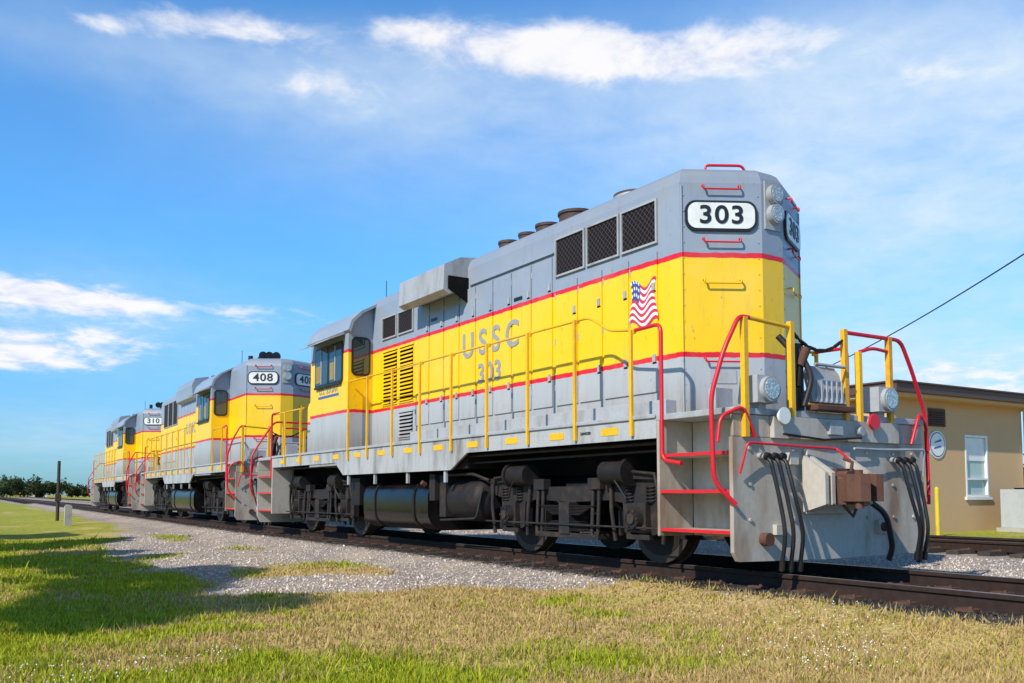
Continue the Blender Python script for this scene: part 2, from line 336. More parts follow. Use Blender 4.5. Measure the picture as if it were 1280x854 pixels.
def endgear(fr,dt,rl):
    fr.prism([(-1.52,.24),(-1.46,.15),(-.2,.13),(1.44,.15),(1.52,.30),(1.52,1.36),(-1.52,1.36)],(0,.05,0),(1,0,0),(0,0,1),.05,'pilot_paint')
    fr.box(-1.52,1.52,-.02,1.1,1.585,1.65,'gray_paint')
    fr.prism([(-1.0,1.36),(-1.0,1.58),(1.0,1.58),(1.0,1.36)],(0,.0,0),(1,0,0),(0,0,1),.06,'pilot_paint')
    fr.box(-1.51,-1.0,.0,.04,1.362,1.583,'pilot_paint'); fr.box(1.0,1.51,.0,.04,1.362,1.583,'pilot_paint')
    fr.box(-.52,.16,-.06,-.001,.60,1.26,'pilot_paint')
    for x in (-.60,-.50,.08): fr.prism([(0,.62),(-.28,.70),(-.28,1.02),(0,1.20)],(x,-.06,0),(0,1,0),(0,0,1),.05,'pilot_paint')
    fr.box(-.44,.04,-.085,-.06,.70,1.06,'dark_void_and_shade')
    cp=MB()
    cp.box(-.08,.08,-.40,-.08,.79,.95,'rust')
    k=[(-.13,-.36),(-.17,-.50),(-.14,-.64),(-.06,-.69),(-.02,-.62),(-.06,-.53),(.02,-.48),(.08,-.51),(.10,-.64),(.17,-.67),(.19,-.53),(.14,-.36)]
    cp.prism(k,(0,0,.73),(1,0,0),(0,1,0),.27,'rust')
    cp.prism([(-.14,.70),(.14,.70),(.17,.80),(.15,1.0),(.08,1.04),(-.1,1.03),(-.16,.95)],(0,-.34,0),(1,0,0),(0,0,1),.12,'rust')
    cp.cyl((-.09,-.58,.66),(-.09,-.58,1.04),.04,seg=10,mat='rust')
    cp.tube([(0,-.42,1.02),(0,-.44,1.12),(-.06,-.38,1.16)],.02,'rust',seg=6)
    cp.box(-.12,.16,-.34,-.24,.98,1.06,'rust'); cp.tube([(-.1,-.4,.69),(.02,-.42,.58),(.12,-.4,.69)],.016,'rust',seg=6)
    dt.merge(cp,lambda p:(p[0]-.26,p[1]+.04,p[2]))
    dt.tube([(-1.47,-.04,1.0),(-1.42,-.10,1.30),(-.6,-.10,1.28),(-.16,-.14,1.27),(-.24,-.36,1.14)],.013,'red_paint',seg=6,fil=.05)
    dt.tube([(1.45,-.04,1.0),(1.4,-.10,1.30),(.6,-.10,1.28),(.12,-.14,1.28)],.014,'gray_paint',seg=6,fil=.05)
    for s,xa,st in ((-1,-1.16,.11),(1,1.16,-.12)):
        for i in range(3):
            x0=xa+st*i; j=random.uniform(-.05,.05); k=random.uniform(-.04,.04)
            dt.cyl((x0,0,1.18),(x0,-.10,1.17),.032,seg=10,mat='gray_paint')
            dt.tube([(x0,-.06,1.17),(x0,-.15,1.13),(x0+.05+k,-.20+k,.80),(x0+.13+j,-.23,.42),(x0+.16+j,-.15,.10+abs(j))],.021,'black_rubber',seg=8,fil=.15,sub=5)
            dt.cyl((x0+.16+j,-.155,.12+abs(j)),(x0+.165+j,-.14,.03+abs(j)),.03,seg=8,mat='undercarriage_iron')
            dt.cyl((x0,-.09,1.175),(x0,-.13,1.165),.04,seg=8,mat='undercarriage_iron')
    dt.tube([(.12,-.05,.78),(.16,-.26,.74),(.32,-.36,.60),(.44,-.34,.25),(.48,-.26,.12)],.030,'black_rubber',seg=8,fil=.15,sub=5)
    dt.cyl((-1.12,-.0,.36),(-1.12,-.09,.36),.065,seg=12,mat='rust'); dt.box(-.98,-.86,-.05,0,.40,.50,'pilot_paint')
    dt.box(.62,.80,-.05,0,.38,.52,'pilot_paint'); dt.cyl((.70,-.05,.45),(.70,-.12,.45),.05,seg=12,mat='rust')
    for x in (-1.3,-.68,.5,.95,1.3):
        for z in (.55,.9,1.25): dt.cyl((x,0,z),(x,-.018,z),.020,seg=6,mat='pilot_paint')
    dt.box(-.78,-.66,-.07,0,1.10,1.22,'pilot_paint'); dt.box(-.2,.0,-.10,-.06,1.42,1.54,'gray_paint'); dt.cyl((.3,-.06,1.47),(.3,-.12,1.47),.05,seg=12,mat='gray_paint')
    dt.tube([(-.9,-.09,1.40),(-.3,-.10,1.36),(.3,-.10,1.40)],.012,'undercarriage_iron',seg=6)
    for s,xx in ((-1,-1.12),(1,.76)):
        dt.box(xx-.15,xx+.13,-.10,.16,1.70,1.97,'gray_paint'); dt.box(xx-.05,xx+.05,-.02,.1,1.64,1.71,'gray_paint')
        dt.cyl((xx,-.10,1.835),(xx,-.15,1.835),.125,seg=24,mat='gray_paint'); dt.cyl((xx,-.148,1.835),(xx,-.160,1.835),.10,seg=24,mat='lamp_lens')
    for xx,mm in ((-.92,'white_plastic'),(.50,'red_paint')):
        dt.cyl((xx,-.10,1.58),(xx,-.13,1.58),.085,seg=20,mat=mm)
        dt.cyl((xx,-.06,1.58),(xx,-.10,1.58),.05,seg=12,mat='gray_paint')
    fr.prism([(-.42,0),(.10,0),(.10,.32),(.04,.40),(-.36,.40),(-.42,.32)],(0,-.02,1.74),(1,0,0),(0,.25,1),.05,'gray_paint')
    fr.box(-.46,.14,-.16,0,1.66,1.715,'rust')
    for x in (-.36,-.28,-.2,-.12,-.04,.04): dt.box(x-.008,x+.008,-.075,-.06,1.76,1.98,'gray_paint')
    dt.tube([(-.40,-.08,2.14),(.08,-.08,2.14)],.018,'gray_paint',seg=6)
    dt.box(-.60,-.50,-.02,.12,1.66,2.35,'black_rubber'); dt.tube([(-.56,0,2.3),(-.46,-.10,2.0),(-.54,-.05,1.7)],.03,'black_rubber',seg=8,fil=.1)
    dt.tube([(-.62,.2,2.45),(-.54,.0,2.2),(-.60,-.02,1.9)],.035,'undercarriage_iron',seg=8,fil=.1)
    dt.cyl((-.56,-.02,2.12),(-.50,-.06,2.30),.05,seg=8,mat='rust')
    g=.023; A='red_paint'; B='gold_paint'; y=-.03
    rl.tube([(-1.53,-.04,.70),(-1.72,.06,.92),(-1.74,.06,1.75),(-1.62,.0,2.20),(-1.44,y,2.54),(-1.30,y,2.54)],g,A,fil=.12)
    rl.tube([(-1.30,y,2.54),(-.68,y,2.50)],g,B)
    for x,zz in ((-1.37,2.54),(-.70,2.56),(.14,2.56),(.90,2.54)):
        rl.box(x-.028,x+.028,y-.028,y+.028,1.36,zz,'gold_paint' if x<0 else 'orange_rust_paint')
    rl.box(.36,.41,y-.02,y+.04,1.40,2.34,'gold_paint')
    rl.tube([(.14,y,2.53),(.9,y,2.53)],g,A); rl.tube([(.39,y,2.34),(.62,y,2.40),(.90,y,2.38)],g*.85,A,fil=.08)
    rl.tube([(.88,y,2.53),(1.12,y,2.53),(1.36,.0,2.20),(1.68,.06,1.72),(1.70,.06,.90),(1.54,-.04,.70)],g,A,fil=.12)
    rl.tube([(1.25,-.04,1.36),(1.40,-.05,1.72),(1.62,.02,1.60),(1.66,.02,1.30)],g*.8,A,fil=.08)
    rl.tube([(-1.25,-.04,1.36),(-1.42,-.05,1.66),(-1.66,.02,1.55),(-1.70,.02,1.30)],g*.8,A,fil=.08)
    pts=[(-.68+.82*i/12,y,2.46-.16*(1-(i/6-1)**2)) for i in range(13)]
    for i in range(12):
        a,b=Vector(pts[i]),Vector(pts[i+1]); d=(b-a)*.22
        rl.tube([a-d,b+d],.013 if i%2 else .02,'undercarriage_iron',seg=5)
    for s in (-1,1):
        fr.box(s*1.0,s*1.04,.05,1.06,.36,1.585,'pilot_paint')
        fr.box(s*1.04,s*1.52,1.06,1.10,.36,1.585,'pilot_paint')
        for z in (.44,.84,1.22):
            fr.box(s*1.04,s*1.50,.06,1.055,z-.03,z,'pilot_paint'); dt.box(s*1.50,s*1.512,.055,1.055,z-.026,z+.006,'red_paint')
def build_loco(name,number,loc,rz,mode):
    L=15.2
    E=empty(name,loc,rz)
    hd,dt,fr,rl,tr_=MB(),MB(),MB(),MB(),MB()
    eg=[MB(),MB(),MB()]; endgear(*eg)
    for a,b in zip((fr,dt,rl),eg):
        a.merge(b); a.merge(b,lambda p:(-p[0],L-p[1],p[2]))
    fr.box(-1.5,1.5,1.1,L-1.1,1.60,1.65,'gray_paint')
    for s in (-1,1):
        sill=[(1.1,1.40),(1.1,1.64),(L-1.1,1.64),(L-1.1,1.40),(10.3,1.40),(9.9,1.16),(5.7,1.16),(5.2,1.40)]
        fr.prism([(a*s,b) for a,b in sill],(s*1.485,0,0),(0,s,0),(0,0,1),.035,'sill_paint')
        fr.box(s*1.525,s*1.545,1.1,L-1.1,1.615,1.66,'gray_paint')
        y=1.75
        while y<L-1.3:
            dt.box(s*1.52,s*1.526,y,y+.30,1.47,1.555,'gold_paint'); y+=1.045
        for yy in (5.9,7.2,8.5,9.7): dt.box(s*1.45,s*1.49,yy,yy+.06,.98,1.17,'sill_paint')
    fr.box(-.75,.75,.1,L-.1,1.05,1.6,'dark_void_and_shade')
    fr.box(-1.4,1.4,5.4,10.1,1.18,1.60,'undercarriage_iron')
    pr=[]
    for cx,cz,a0 in ((1.05,.75,0),(-1.05,.75,90),(-1.05,.52,180),(1.05,.52,270)):
        for i in range(7):
            a=math.radians(a0+15*i); pr.append((cx+.30*math.cos(a),cz+.30*math.sin(a)))
    ty0,ty1=(6.75,9.3) if mode=='A' else (5.9,9.5)
    tk=MB(); tk.prism(pr,(0,ty1,0),(1,0,0),(0,0,1),ty1-ty0,'tank_black',smooth=True)
    for yy in (ty0+.5,ty1-.5): tk.prism([(a*1.012,(b-.63)*1.03+.63) for a,b in pr],(0,yy+.03,0),(1,0,0),(0,0,1),.06,'undercarriage_iron')
    tk.cyl((-1.33,ty0+.12,.95),(-1.40,ty0+.12,.99),.04,seg=10,mat='rust')
    tk.build('fuel_tank',E,.006)
    if mode=='A':
        for s in (-1,1):
            tr_.cyl((s*1.02,5.35,.72),(s*1.02,6.1,.72),.33,seg=24,mat='undercarriage_iron',dome=.16)
            tr_.tube([(s*1.2,5.1,1.0),(s*1.3,5.4,1.1),(s*1.3,6.3,1.1),(s*1.2,6.6,.95)],.025,'truck_iron',seg=6,fil=.08)
            tr_.tube([(s*1.25,5.2,.9),(s*1.33,5.25,.45),(s*1.3,6.4,.40)],.02,'truck_iron',seg=6,fil=.08)
            tr_.box(s*.9,s*1.3,6.25,6.45,.45,1.1,'truck_iron'); tr_.box(s*1.0,s*1.35,9.5,9.9,.6,1.1,'undercarriage_iron')
            tr_.box(s*1.2,s*1.36,6.5,6.68,.7,1.12,'truck_iron')
    truck(tr_,3.2); truck(tr_,L-3.2)
    tr_.build('trucks_and_wheels',E,.006)
    for s in (-1,1):
        dt.tube([(s*1.35,1.2,1.36),(s*1.35,L-1.2,1.36)],.022,'truck_iron',seg=6)
        dt.tube([(s*1.30,1.2,1.28),(s*1.30,5.4,1.26)],.016,'truck_iron',seg=6)
    if mode=='A':
        hood(hd,HY,9.9,True,False)
        c0,c1=9.75,11.75
        hood(hd,c1-.1,13.75,False,True,zt=2.95)
        plate_numbers(E,dt,number,HY)
        for s in (-1,1):
            for a,b in ((1.62,2.28),(2.32,2.98),(3.02,3.68)): grille(dt,s,a,b,3.72,4.25)
            for i in range(4): door(hd,dt,s,1.62+.52*i,2.12+.52*i,1.98,3.62)
            y=3.75
            for i in range(8):
                door(hd,dt,s,y,y+.50,1.98,4.02); y+=.52
            hd.box(s*HW,s*(HW+.035),3.72,6.0,4.06,4.08,'livery_paint')
            louvers(hd,s,8.02,8.55,2.45,3.42); louvers(hd,s,8.68,9.25,2.45,3.42)
            louvers(hd,s,8.02,8.55,1.80,2.25,7)
            grille(dt,s,8.0,8.62,3.66,4.08); grille(dt,s,8.68,9.3,3.66,4.08)
            fr.box(s*HW,s*1.16,1.35,7.8,1.652,1.86,'gray_paint')
            p=[(.80,4.30),(.80,4.56),(1.14,4.52),(1.42,4.38),(1.44,3.98),(1.34,3.92),(HW,4.04)]
            hd.prism([(a*s,b) for a,b in p],(0,7.70,0),(1,0,0),(0,0,1),1.6,'gray_paint')
            hd.prism([(a*s,b) for a,b in [(HW,3.80),(HW,4.2),(1.36,4.2),(1.36,4.0)]],(0,6.099,0),(1,0,0),(0,0,1),.03,'dark_void_and_shade')  # dark plate paints shade onto the near end of the overhanging filter box
        XS=-.35
        for yy,r in ((4.1,.25),(4.8,.19),(5.35,.15),(5.9,.17)):
            dt.cyl((XS,yy,4.5),(XS,yy,4.79),r,r,20,'stack_brown'); dt.cyl((XS,yy,4.79),(XS,yy,4.83),r*1.08,r*1.08,20,'stack_brown')
            dt.cyl((XS,yy,4.832),(XS,yy,4.836),r*.85,seg=20,mat='dark_void_and_shade')
        dt.cyl((-.25,2.9,4.55),(-.25,2.9,4.74),.36,.30,28,'gray_paint'); dt.cyl((-.25,2.9,4.74),(-.25,2.9,4.77),.30,.30,28,'stack_brown')
        dt.box(-.3,.3,1.45,1.85,4.58,4.60,'gray_paint')
        dt.tube([(-.50,1.35,4.54),(-.50,1.35,4.66),(-.10,1.15,4.67),(-.02,1.15,4.56)],.016,'red_paint',seg=6,fil=.05)
        dt.tube([(-.66,1.75,4.52),(-.66,1.75,4.60),(-.56,1.35,4.60),(-.56,1.35,4.52)],.014,'gray_paint',seg=6,fil=.05)
        XL=-(HW+.026)
        text(E,'lettering','USSC',.54,(XL,5.40,3.10),(0,-1,0),Z,'lettering_blue_gray',bold=.010,spacing=1.5)
        text(E,'lettering_number','303',.42,(XL,5.40,2.62),(0,-1,0),Z,'lettering_blue_gray',bold=.010,spacing=1.15)
        text(E,'lettering_small','DANGER',.05,(-1.523,2.35,1.515),(0,-1,0),Z,'number_black')
        for yy,zz in ((7.2,3.72),(4.6,3.6)): dt.rrect((XL+.002,yy,zz),(0,-1,0),Z,.22,.05,.01,.003,'number_black')
        # waving flag decal
        fl=MB(); nx=24
        def fp(i,j):
            a=i/nx; b=j/13
            return (XL,2.10-.46*a-.03*math.sin(b*5+a*3),3.30-.50*b+.055*math.sin(a*8+.6)-.02*a)
        for j in range(13):
            for i in range(nx):
                m='flag_blue' if (i<8 and j<6) else ('flag_red' if j%2==0 else 'flag_white')
                if m=='flag_blue' and (i+j)%2==0 and i%2==0: m='flag_white'
                fl.add([fp(i,j),fp(i,j+1),fp(i+1,j+1),fp(i+1,j)],[(0,1,2,3)],m)
        fl.build('flag_decal',E)
        dt.rrect((-1.502,10.75,2.72),(0,-1,0),Z,1.1,.05,.02,.003,'sign_blue')
        text(E,'cab_lettering','U.S. SUGAR',.20,(-1.505,10.75,2.84),(0,-1,0),Z,'lettering_blue_gray')
    else:
        hood(hd,HY,3.1,True,False,zt=4.52); c0,c1=3.0,5.1
        hood(hd,5.0,14.4,False,True,zt=4.5)
        plate_numbers(E,dt,number,HY)
        for s in (-1,1):
            y=5.4
            for i in range(10): door(hd,dt,s,y,y+.485,1.98,3.9); y+=.5
            for a in (10.6,11.5,12.4): grille(dt,s,a,a+.85,3.3,4.2)
            for a in (10.6,11.5,12.4): door(hd,dt,s,a,a+.85,1.98,3.2)
            grille(dt,s,5.4,6.6,3.95,4.22)
            fr.box(s*HW,s*1.2,5.3,9.8,1.652,2.0,'gray_paint')
            p=[(.7,4.3),(.7,4.66),(1.12,4.58),(1.22,4.36),(1.20,3.98),(HW,3.9)]
            hd.prism([(a*s,b) for a,b in p],(0,9.9,0),(1,0,0),(0,0,1),2.7,'livery_paint')
        for yy in (7.6,9.0,11.0,12.3,13.3):
            dt.cyl((0,yy,4.48),(0,yy,4.74),.55,.52,28,'stack_brown' if yy<10 else 'gray_paint'); dt.cyl((0,yy,4.742),(0,yy,4.746),.46,seg=28,mat='dark_void_and_shade')
        dt.cyl((0,6.3,4.45),(0,6.3,4.85),.2,seg=16,mat='stack_brown')
        text(E,'lettering','USSC',.5,(-HW-.026,8.2,3.0),(0,-1,0),Z,'lettering_blue_gray',bold=.012,spacing=1.5)
        for k,xx in enumerate((-.12,.05,.24)):
            dt.cyl((xx,3.3,4.82),(xx,2.95-.05*k,4.82),.03,.03,10,'number_black'); dt.cyl((xx,2.97-.05*k,4.82),(xx,2.80-.05*k,4.82),.035,.13,14,'number_black')
        dt.cyl((.06,3.3,4.56),(.06,3.3,4.84),.03,seg=8,mat='number_black')
        dt.cyl((-.35,3.3,4.56),(-.35,3.3,4.86),.07,seg=12,mat='number_black')
    cab(E,hd,dt,c0,c1)
    dt.cyl((-.4,c1-.3,4.60),(-.4,c1-.3,4.68),.05,seg=10,mat='number_black')
    dt.tube([(-.6,c0+.3,4.5),(-.6,c0+.3,5.0)],.008,'number_black',seg=5)
    for s in (-1,1):
        q=MB(); g=.022; A='red_paint'; B='gold_paint'
        q.tube([(-1.52,.72,1.12),(-1.53,1.0,1.16),(-1.53,1.0,2.62),(-1.5,1.45,2.62)],g,A,fil=.1)
        if mode=='A':
            q.tube([(-1.5,1.45,2.62),(-1.5,1.9,2.68),(-1.5,2.3,2.90),(-1.5,9.7,2.90)],g*.75,B,fil=.1)
            posts=[(1.48,2.62)]+[(2.53+1.035*i,2.90) for i in range(7)]+[(9.62,2.9)]
            q.tube([(-1.5,12.1,2.6),(-1.5,14.1,2.6)],g*.75,B); posts+=[(12.2,2.6),(13.2,2.6)]
        else:
            q.tube([(-1.5,1.45,2.62),(-1.5,2.9,2.62)],g*.75,B); posts=[(1.48,2.62),(2.6,2.62)]
            q.tube([(-1.5,5.4,2.9),(-1.5,L-1.45,2.9)],g*.75,B); posts+=[(5.45+1.03*i,2.9) for i in range(9)]
        q.tube([(-1.53,L-1.05,1.16),(-1.53,L-1.05,2.62),(-1.5,L-1.45,2.62)],g,A,fil=.1)
        for yy,zz in posts:
            q.box(-1.562,-1.530,yy-.020,yy+.020,1.44,zz,B); q.box(-1.530,-1.49,yy-.028,yy+.028,zz-.04,zz+.01,B)
        rl.merge(q,(lambda p:p) if s<0 else (lambda p:(-p[0],p[1],p[2])),flip=s>0)
    hd.build('hood_and_cab_body',E,.010); dt.build('fittings',E); fr.build('underframe_and_pilots',E,.008); rl.build('handrails',E)
    return E
def tx(Y):
    if Y<12: return 0.
    k=.035/12
    if Y<24: return .5*k*(Y-12)**2
    return .5*k*144+.035*(Y-24)
build_loco('diesel_locomotive','303',(0,0,0),0,'A')
def place(num,y):
    a=math.atan2(tx(y+12)-tx(y+3.2),8.8); build_loco('diesel_locomotive',num,(tx(y),y,0),-a,'B')
place('408',17.1); place('310',34.2)
# ------------------------------------------------------------------ ground
def sstep(a,b,x):
    t=min(1,max(0,(x-a)/(b-a))); return t*t*(3-2*t)
def gravel(X,Y):
    dx=X-tx(Y)
    n=noise.noise(Vector((X*.9,Y*.9,0)))*.55+noise.noise(Vector((X*2.7,Y*2.7,5)))*.35
    if dx<0:
        edge=-1.35-3.7*sstep(1.2,5.6,Y)*(1-.62*sstep(13,28,Y))
        tong=.75*sstep(.08,.5,noise.noise(Vector((X*.55+3,Y*.35,7))))*sstep(1.9,2.6,-dx)
        return max(0,sstep(edge-.5,edge+.5,dx+n*(.35+.7*sstep(2,6,Y)))-tong)
    return 1-sstep(10.2,11.6,dx+n)
def straw(X,Y):
    n=noise.noise(Vector((X*.45,Y*.45,9)))+.7*noise.noise(Vector((X*1.6,Y*1.6,3)))
    return sstep(-.35,.6,n+.8*sstep(-6.8,-4.2,X)*(1-sstep(4,9,Y))-.22)
def gz(X,Y):
    dx=X-tx(Y); n=noise.noise(Vector((X*.5,Y*.5,1)))*.03+noise.noise(Vector((X*2.,Y*2.,1)))*.012
    if dx<0: z=-.155-.16*sstep(1.25,2.2,-dx)-.12*sstep(2.5,6,-dx)
    else: z=-.155-.10*sstep(1.3,3,dx)-.08*sstep(11,14,dx)
    return z+n*sstep(.9,2.2,abs(dx))
def axis(a,b,st,far):
    c=list(np.arange(a,b+1e-6,st)); s=st; l=a; r=b; L_=[];R_=[]
    while l>-far: s*=1.25; l-=s; r+=s; L_.append(l); R_.append(r)
    return L_[::-1]+c+R_
xs=axis(-14,15,.2,2500); ys=axis(-9,36,.25,2500)
vs=[];ga=[]
for y in ys:
    for x in xs:
        near=abs(x)<80 and abs(y)<120
        vs.append((x,y,gz(x,y) if near else -.44)); ga.append((gravel(x,y) if y<400 and x<60 else 0,straw(x,y),max(0,1-abs(x-tx(y))/1.6)))
nx=len(xs); fs=[(j*nx+i,j*nx+i+1,(j+1)*nx+i+1,(j+1)*nx+i) for j in range(len(ys)-1) for i in range(nx-1)]
me=bpy.data.meshes.new('ground'); me.from_pydata(vs,[],fs)
at=me.color_attributes.new('Gd','FLOAT_COLOR','POINT'); at.data.foreach_set('color',np.array([(a,b,c,1) for a,b,c in ga],dtype=np.float32).ravel())
me.polygons.foreach_set('use_smooth',[True]*len(fs))
ground=bpy.data.objects.new('ground',me); scn.collection.objects.link(ground)
m,nt,b=mk('ground_surface')
v=objc(nt); a=nt.nodes.new('ShaderNodeAttribute'); a.attribute_name='Gd'; sp=nt.nodes.new('ShaderNodeSeparateColor'); nt.links.new(a.outputs['Color'],sp.inputs[0])
nf=noi(nt,v,7,5,.7); nm=noi(nt,v,1.3,5,.6); nff=noi(nt,v,40,3,.7); nL=noi(nt,v,.12,4,.6)
grass=mix(nt,ramp(nt,nf,.35,.65),(.17,.22,.022),(.40,.39,.055))
strawc=mix(nt,ramp(nt,nff,.35,.65),(.38,.26,.13),(.62,.46,.23))
g1=mix(nt,ramp(nt,math_(nt,'ADD',sp.outputs[1],math_(nt,'MULTIPLY',math_(nt,'SUBTRACT',nm,.5),1.3)),.25,.85),grass,strawc)
g1=mix(nt,ramp(nt,nL,.35,.7),g1,mix(nt,.5,g1,(.44,.37,.06)))
vo=nt.nodes.new('ShaderNodeTexVoronoi'); vo.inputs['Scale'].default_value=26; nt.links.new(v,vo.inputs['Vector'])
sv=nt.nodes.new('ShaderNodeSeparateColor'); nt.links.new(vo.outputs['Color'],sv.inputs[0])
gr=mix(nt,sv.outputs[0],(.34,.29,.26),(.70,.62,.56)); gr=mix(nt,ramp(nt,vo.outputs['Distance'],.25,.6),gr,(.24,.19,.165))
gr=mix(nt,math_(nt,'MULTIPLY',ramp(nt,nm,.42,.65),.65),gr,(.50,.39,.29))
oil=mix(nt,sv.outputs[1],(.012,.009,.009),(.045,.034,.032))
gr=mix(nt,ramp(nt,math_(nt,'ADD',sp.outputs[2],math_(nt,'MULTIPLY',math_(nt,'SUBTRACT',nf,.5),.5)),.04,.22),gr,oil)
fm=ramp(nt,math_(nt,'ADD',sp.outputs[0],math_(nt,'MULTIPLY',math_(nt,'SUBTRACT',nf,.5),1.2)),.36,.64)
nt.links.new(mix(nt,fm,g1,gr),b.inputs['Base Color']); b.inputs['Roughness'].default_value=.95; b.inputs['Specular IOR Level'].default_value=.15
bump(nt,b,math_(nt,'ADD',nff,vo.outputs['Distance']),.6,.03)
me.materials.append(m)
CX,CY,CZ=-8.07,-6.34,.80
TH=math.radians(32.4); fw=(math.sin(TH),math.cos(TH)); rt=(math.cos(TH),-math.sin(TH))
def colored_mesh(name,V,F,C,mat):
    me=bpy.data.meshes.new(name); nV=len(V); k=F.shape[1]
    me.vertices.add(nV); me.vertices.foreach_set('co',V.astype(np.float32).ravel())
    me.loops.add(F.size); me.loops.foreach_set('vertex_index',F.astype(np.int32).ravel())
    me.polygons.add(len(F)); me.polygons.foreach_set('loop_start',np.arange(0,F.size,k,dtype=np.int32))
    try: me.polygons.foreach_set('loop_total',np.full(len(F),k,dtype=np.int32))
    except Exception: pass
    me.update(calc_edges=True); me.validate()
    at=me.color_attributes.new('Col','FLOAT_COLOR','POINT'); at.data.foreach_set('color',np.concatenate([C,np.ones((nV,1))],1).astype(np.float32).ravel())
    me.materials.append(mat); ob=bpy.data.objects.new(name,me); scn.collection.objects.link(ob); return ob
def vcm(name,rough=.8,trans=0):
    m,nt,b=mk(name); a=nt.nodes.new('ShaderNodeAttribute'); a.attribute_name='Col'; nt.links.new(a.outputs['Color'],b.inputs['Base Color'])
    b.inputs['Roughness'].default_value=rough; b.inputs['Specular IOR Level'].default_value=.25
    if trans:
        t=nt.nodes.new('ShaderNodeBsdfTranslucent'); nt.links.new(a.outputs['Color'],t.inputs[0]); ms=nt.nodes.new('ShaderNodeMixShader'); ms.inputs[0].default_value=trans
        nt.links.new(b.outputs[0],ms.inputs[1]); nt.links.new(t.outputs[0],ms.inputs[2]); nt.links.new(ms.outputs[0],nt.nodes['Material Output'].inputs[0])
    return m
gm=vcm('grass_blades',.7,.3); lm=vcm('leaves',.7,.25); rm=vcm('stones',.9); 
pts=[];hs=[];cols=[]
tries=0
while len(pts)<230000 and tries<650000:
    tries+=1
    d=4.3+20*random.random()**2.0; l=d*random.uniform(-.66,.66)
    X=CX+fw[0]*d+rt[0]*l; Y=CY+fw[1]*d+rt[1]*l
    if X-tx(Y)>-1.0: continue
    g=gravel(X,Y)
    if random.random()<g*1.35-.12: continue
    s=straw(X,Y)
    cl=noise.noise(Vector((X*3.5,Y*3.5,11)))+.6*noise.noise(Vector((X*9,Y*9,2)))
    if random.random()<-cl*1.1+.05: continue
    pts.append((X,Y,gz(X,Y)-.005,d))
    q=random.random()
    if q<s*.88:
        c=np.array((.66,.46,.20))*random.uniform(.6,1.2)
    else:
        c=np.array((.32,.41,.025))*random.uniform(.5,1.25)+np.array((.24,.14,.003))*random.random()
    cols.append(c); hs.append(random.uniform(.022,.060)*(1+1.2*(random.random()<.04))*(1-.25*s)*(1+.9*max(0,cl)))
P=np.array(pts);H=np.array(hs);C=np.array(cols);n=len(P)
ang=np.random.rand(n)*2*np.pi; w=(.0026+.0007*P[:,3])*(.7+.6*np.random.rand(n))
dx=np.stack([np.cos(ang)*w,np.sin(ang)*w,np.zeros(n)],1)
la=np.random.rand(n)*2*np.pi; ll=H*np.random.rand(n)*.9
tip=np.stack([np.cos(la)*ll,np.sin(la)*ll,H],1)
V=np.empty((n,3,3)); V[:,0]=P[:,:3]-dx; V[:,1]=P[:,:3]+dx; V[:,2]=P[:,:3]+tip
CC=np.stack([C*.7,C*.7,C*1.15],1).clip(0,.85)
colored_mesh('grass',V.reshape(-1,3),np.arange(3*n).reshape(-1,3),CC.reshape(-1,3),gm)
pts=[]
for i in range(60000):
    if len(pts)>=26000: break
    d=7+20*random.random()**1.3; l=d*random.uniform(-.6,.6)
    X=CX+fw[0]*d+rt[0]*l; Y=CY+fw[1]*d+rt[1]*l
    if X>6.5 or gravel(X,Y)<random.uniform(.25,.8): continue
    pts.append((X,Y,gz(X,Y),abs(X-tx(Y))))
P=np.array(pts); n=len(P)
o=np.array([(1,0,0),(-1,0,0),(0,1,0),(0,-1,0),(0,0,1),(0,0,-1)],float)
sz=(.008+.018*np.random.rand(n)**2)[:,None,None]
V=P[:,None,:3]+o[None]*sz*(.6+.7*np.random.rand(n,6,1))+ (np.random.rand(n,6,3)-.5)*sz*.7
F0=np.array([(0,2,4),(2,1,4),(1,3,4),(3,0,4),(2,0,5),(1,2,5),(3,1,5),(0,3,5)])
F=(np.arange(n)[:,None,None]*6+F0[None]).reshape(-1,3)
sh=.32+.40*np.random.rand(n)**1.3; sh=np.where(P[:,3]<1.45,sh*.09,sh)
C=np.repeat(np.stack([sh*1.08,sh*.95,sh*.86],1)[:,None,:],6,1)
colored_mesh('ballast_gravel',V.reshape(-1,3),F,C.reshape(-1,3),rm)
pts=[]
for i in range(5000):
    d=random.uniform(5.5,13); l=d*random.uniform(-.6,.6); X=CX+fw[0]*d+rt[0]*l; Y=CY+fw[1]*d+rt[1]*l
    n_=noise.noise(Vector((X*.8,Y*.8,20)))
    if X-tx(Y)>-1.2 or gravel(X,Y)>.5: continue
    if not ((l/d>.15 and X>-3.4 and n_>-.1+.5*random.random()) or (l/d<-.25 and d<7.5 and n_>.25)): continue
    pts.append((X,Y,gz(X,Y)+.045))
P=np.array(pts); n=len(P); sz=.007
V=P[:,None,:]+o[None]*sz*(.7+.6*np.random.rand(n,1,1)); F=(np.arange(n)[:,None,None]*6+F0[None]).reshape(-1,3)
colored_mesh('clover_flowers',V.reshape(-1,3),F,np.full((n*6,3),.75),rm)
